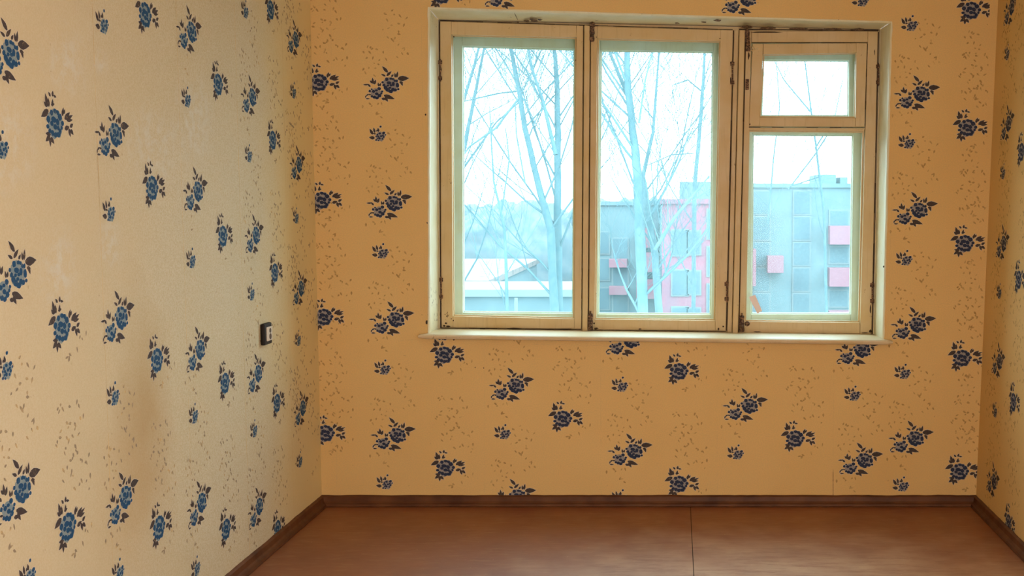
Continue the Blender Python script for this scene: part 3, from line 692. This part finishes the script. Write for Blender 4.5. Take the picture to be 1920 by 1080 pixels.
def grow(bm, p, d, L, r, lvl, rr):
    n = 5 if lvl < 2 else 3; pts = [p.copy()]; dd = d.normalized(); rad = [r]
    for i in range(n):
        dd = (dd+Vector((rr.uniform(-.16, .16), rr.uniform(-.16, .16), rr.uniform(-.05, .18)))).normalized()
        pts.append(pts[-1]+dd*(L/n)); rad.append(r*(1-.8*(i+1)/n))
    tube(bm, pts, rad, 5 if lvl < 2 else 3, False)
    if lvl < 3 and L > .25:
        for i in range(1, n+1):
            for _ in range(2 if rr.random() < .3 else 1):
                ax_ = Vector((rr.uniform(-1, 1), rr.uniform(-.6, .6), rr.uniform(-.2, .9))).normalized()
                nd = (dd*.75+ax_*.8).normalized()
                grow(bm, pts[i], nd, L*rr.uniform(.5, .85), max(rad[i]*.5, .003), lvl+1, rr)
def tree(name, stems, dist, label, seed, dens=.55, mat_=M_bark, fine=1):
    rr = random.Random(seed); root = at(stems[0][0][0], 600, dist); root.z = GZ
    o = empty(name, root); tag(o, label, 'tree', 'bare trees in front of the window')
    tb = bmesh.new(); bb = bmesh.new()
    for si, st in enumerate(stems):
        pts = []; rad = []
        for (u, v, wpx) in st:
            q = at(u, v, dist+rr.uniform(-.15, .15)+si*.3*(1 if si % 2 else -1)); pts.append(q); rad.append(max(wpx/2/F*dist, .008))
        if si == 0 or st[0][1] > 560:
            rt = pts[0].copy(); rt.z = GZ; rt.x += rr.uniform(-.05, .05); pts.insert(0, rt); rad.insert(0, rad[0]*1.35)
        pp, rd = [], []
        for i in range(len(pts)-1):
            for k in range(4): t = k/4; pp.append(pts[i].lerp(pts[i+1], t)+Vector((rr.uniform(-1, 1), rr.uniform(-1, 1), 0))*rad[i]*.12); rd.append(rad[i]*(1-t)+rad[i+1]*t)
        pp.append(pts[-1]); rd.append(rad[-1]); tube(tb, pp, rd, 8, False)
        for i, p in enumerate(pp):
            if p.z < -1.5: continue
            if rr.random() < dens*fine:
                dr = (pp[min(i+1, len(pp)-1)]-pp[max(i-1, 0)]).normalized()
                a_ = Vector((rr.choice((-1, 1))*rr.uniform(.4, 1), rr.uniform(-.35, .35), rr.uniform(.1, .8)))
                grow(bb, p, (dr*.6+a_).normalized(), rr.uniform(1.4, 3.6)*dist/20, min(rd[i]*.32, .03), 0 if rd[i] > .04 else 1, rr)
    for nm, b_ in (('trunk', tb), ('branches', bb)):
        b_.transform(__import__('mathutils').Matrix.Translation(-root)); q = obj(nm, fix(b_), [mat_], o, smooth=True)
        if nm == 'branches': q['kind'] = 'stuff'
    return o
tree('bare_tree', [
  [(1040, 600, 17), (1032, 430, 15), (1005, 330, 12), (984, 240, 10), (972, 160, 9), (955, 80, 6), (940, 20, 4)],
  [(1048, 600, 16), (1046, 430, 15), (1046, 250, 12), (1044, 150, 9), (1038, 70, 6), (1036, 0, 4)],
  [(1042, 290, 8), (1018, 190, 6), (998, 130, 5), (985, 60, 3)], [(978, 170, 3), (935, 175, 3), (870, 190, 2)], [(972, 185, 4), (930, 240, 4), (880, 275, 3), (850, 320, 2)],
  [(1000, 320, 3), (1040, 255, 3), (1095, 150, 2)], [(985, 345, 3), (968, 250, 2.5), (966, 190, 1.5)], [(980, 140, 3), (1000, 100, 2), (1010, 60, 1.5)]],
  26, 'twin-trunked bare tree behind the left casement', 4)
tree('bare_tree', [
  [(1206, 600, 20), (1200, 430, 20), (1196, 330, 17), (1186, 240, 14), (1178, 170, 13), (1175, 80, 10), (1172, 10, 6)],
  [(1236, 600, 15), (1228, 480, 14), (1214, 390, 12), (1206, 330, 8), (1224, 250, 6), (1232, 150, 4), (1236, 90, 3)],
  [(1228, 468, 7), (1262, 412, 6), (1290, 378, 5), (1330, 330, 3)], [(1178, 180, 8), (1160, 140, 7), (1140, 90, 5), (1125, 40, 3)], [(1172, 150, 4), (1150, 90, 3), (1140, 40, 2)],
  [(1188, 345, 4), (1160, 270, 4), (1130, 190, 3), (1118, 120, 2)], [(1198, 230, 3), (1210, 150, 3), (1222, 100, 2)], [(1214, 310, 2), (1260, 290, 2), (1300, 288, 1)]],
  15, 'thickest bare tree, forked behind the middle casement', 9)
tree('bare_tree', [[(1300, 600, 8), (1302, 360, 8), (1312, 240, 7), (1318, 160, 6), (1322, 90, 4), (1308, 20, 3)], [(1314, 170, 3), (1290, 150, 2.5), (1260, 160, 1.5)]],
  37, 'slimmer bare tree at the right edge of the middle casement', 15)
tree('bare_tree', [[(952, 600, 7), (946, 430, 5), (926, 340, 4), (922, 280, 3), (918, 200, 2)], [(940, 400, 3), (955, 300, 3), (948, 240, 2)]],
  20, 'thin low bare tree left of the twin-trunked one', 21, .9)
tree('bare_tree', [[(1550, 600, 6), (1545, 400, 5), (1532, 290, 4), (1520, 200, 3), (1505, 80, 2)], [(1540, 330, 3), (1480, 350, 2)], [(1530, 275, 3), (1565, 220, 2), (1580, 150, 1.5)], [(1478, 355, 3), (1528, 290, 3), (1560, 240, 2)], [(1520, 210, 3), (1470, 150, 2), (1440, 90, 1.5)], [(1440, 420, 4), (1450, 300, 3), (1462, 200, 2), (1455, 110, 1.5)]],
  43, 'slender bare tree behind the right casement', 33, .7)
tree('bare_tree', [[(862, 600, 12), (852, 380, 10), (868, 290, 8), (890, 180, 6), (910, 80, 4)], [(858, 330, 5), (880, 300, 4), (930, 230, 3), (975, 190, 2)], [(860, 220, 6), (890, 120, 5), (905, 60, 3)]],
  33, 'bare tree whose limbs lean in at the left frame edge', 41, .6)

# woodland far behind: low humps of twiggy crowns
bm = bmesh.new(); rr = random.Random(2)
for k in range(150):
    d = rr.uniform(120, 190); x = rr.uniform(-95, 70); top = 1.0+rr.uniform(-1.6, .55)*d/150
    r_ = rr.uniform(3.0, 5.5); res = bmesh.ops.create_icosphere(bm, subdivisions=4, radius=r_)
    sz = rr.uniform(.9, 1.5)
    for v_ in res['verts']:
        q = v_.co.copy(); nn = noise.noise(q*.55+Vector((k, 0, 0)))*1.1+noise.noise(q*1.9)*.6+noise.noise(q*4)*.4
        v_.co = Vector((q.x, q.y, q.z*sz))+q.normalized()*nn*.7+Vector((x, d, top-r_*sz))
wd = obj('woodland', bm, [M_wood], smooth=True); tag(wd, 'hazy bare woodland along the horizon beyond the rooftops', 'woodland', kind='stuff')
bm = bmesh.new(); box(bm, (-140, 195, GZ), (140, 200, .9))
for v_ in bm.verts: pass
# blocks of flats
def block(name, x0, x1, d0, d1, ztop, wallm, label, wins, balcs=(), extra=(), ledge=None):
    yb = EYE.y+d0; o = empty(name, ((x0+x1)/2, yb, GZ)); tag(o, label, 'building'); base = o.location.copy()
    def pt(nm, lo, hi, m_, par=o):
        bm = bmesh.new(); box(bm, lo, hi); bm.transform(__import__('mathutils').Matrix.Translation(-base)); return obj(nm, fix(bm), [m_], par)
    pt('wall', (x0, yb, GZ), (x1, EYE.y+d1, ztop), wallm)
    pt('roof_edge', (x0-.15, yb-.15, ztop), (x1+.15, EYE.y+d1+.15, ztop+.25), ledge or wallm)
    for (wx, wz, ww, wh) in wins:
        f = pt('window', (wx-ww/2-.08, yb-.07, wz-wh/2-.08), (wx+ww/2+.08, yb-.001, wz+wh/2+.08), M_trimw); pt('pane', (wx-ww/2, yb-.09, wz-wh/2), (wx+ww/2, yb-.071, wz+wh/2), M_pane2, f)
    for (wx, wz, ww, wh) in balcs: pt('balcony', (wx-ww/2, yb-1.0, wz-wh/2), (wx+ww/2, yb-.1, wz+wh/2), M_balc)
    for (lo, hi) in extra: pt('roof_hut', lo, hi, M_grey2)
    return o
def bx(u, d): return (u-U0)/F*d
def bz(v, d): return 1.45+(376-v)/F*d
D1 = 62
block('apartment_building', bx(1241, D1), bx(1372, D1), D1, D1+14, bz(382, D1), M_red, 'red brick block of flats behind the middle casement',
      [(bx(1275, D1), bz(v, D1), .8, 1.3) for v in (455, 530, 600)]+[(bx(1300, D1), bz(v, D1), .7, 1.2) for v in (455, 530, 600)]+[(bx(1336, D1), bz(v, D1), .5, 1.5) for v in (420, 490, 560)], (),
      [((bx(1275, D1), EYE.y+D1+2, bz(382, D1)), (bx(1368, D1), EYE.y+D1+8, bz(340, D1)))])
D2 = 72
block('apartment_building', bx(1112, D2), bx(1235, D2), D2, D2+12, bz(385, D2), M_grey2, 'lower grey block of flats left of the red brick block',
      [(bx(1163, D2), bz(v, D2), .9, 1.5) for v in (470, 520, 565)]+[(bx(1128, D2), bz(v, D2), .9, 1.3) for v in (455, 505, 560)],
      [(bx(1160, D2), bz(v, D2), 1.1, .5) for v in (492, 543)]+[(bx(1212, D2), bz(v, D2), 1.2, 1.2) for v in (445, 490, 540)])
D3 = 70
block('apartment_building', bx(1402, D3), bx(1800, D3), D3, D3+14, bz(352, D3), M_grey2, 'tall pale grey block of flats behind the right casement',
      [(bx(u, D3), bz(v, D3), .95, 1.35) for u in (1428, 1503, 1640) for v in (380, 428, 476, 524, 572)]+[(bx(1573, D3), bz(v, D3), 1.1, .95) for v in (410, 478, 560)],
      [(bx(1573, D3), bz(v, D3), 1.35, 1.1) for v in (440, 518, 598)]+[(bx(1452, D3), bz(494, D3), .95, 1.0), (bx(1408, D3), bz(500, D3), .5, 2.2)],
      [((bx(1541, D3), EYE.y+D3+2, bz(352, D3)), (bx(1575, D3), EYE.y+D3+7, bz(326, D3))), ((bx(1583, D3), EYE.y+D3+2, bz(352, D3)), (bx(1597, D3), EYE.y+D3+5, bz(331, D3)))])
# low flat-roofed block with patchy white roof, and the shed in front of it
o = block('low_building', -28, -7.9, 48, 66, -2.1, M_shed, 'low flat-roofed building with patchy white roof', [(-9.5-2.6*k, -3.9, 1.2, 1.1) for k in range(6)], ledge=M_roofs)
o = block('garage', -24, bx(1072, 41), 41, 45, bz(556, 41)-.0, M_shed, 'garage row with white roof edge in front of the low building', [], ledge=M_trimw)
# street lamp pole in front of the garages
bm = bmesh.new(); pz = at(952, 600, 34); tube(bm, [Vector((0, 0, 0)), Vector((0, 0, 4)), Vector((0, 0, 7.6))], [.09, .07, .05], 8)
lp = obj('utility_pole', fix(bm), [M_trimw]); lp.location = (pz.x+.25, pz.y, GZ); tag(lp, 'pale slim pole in front of the garage row', 'pole')
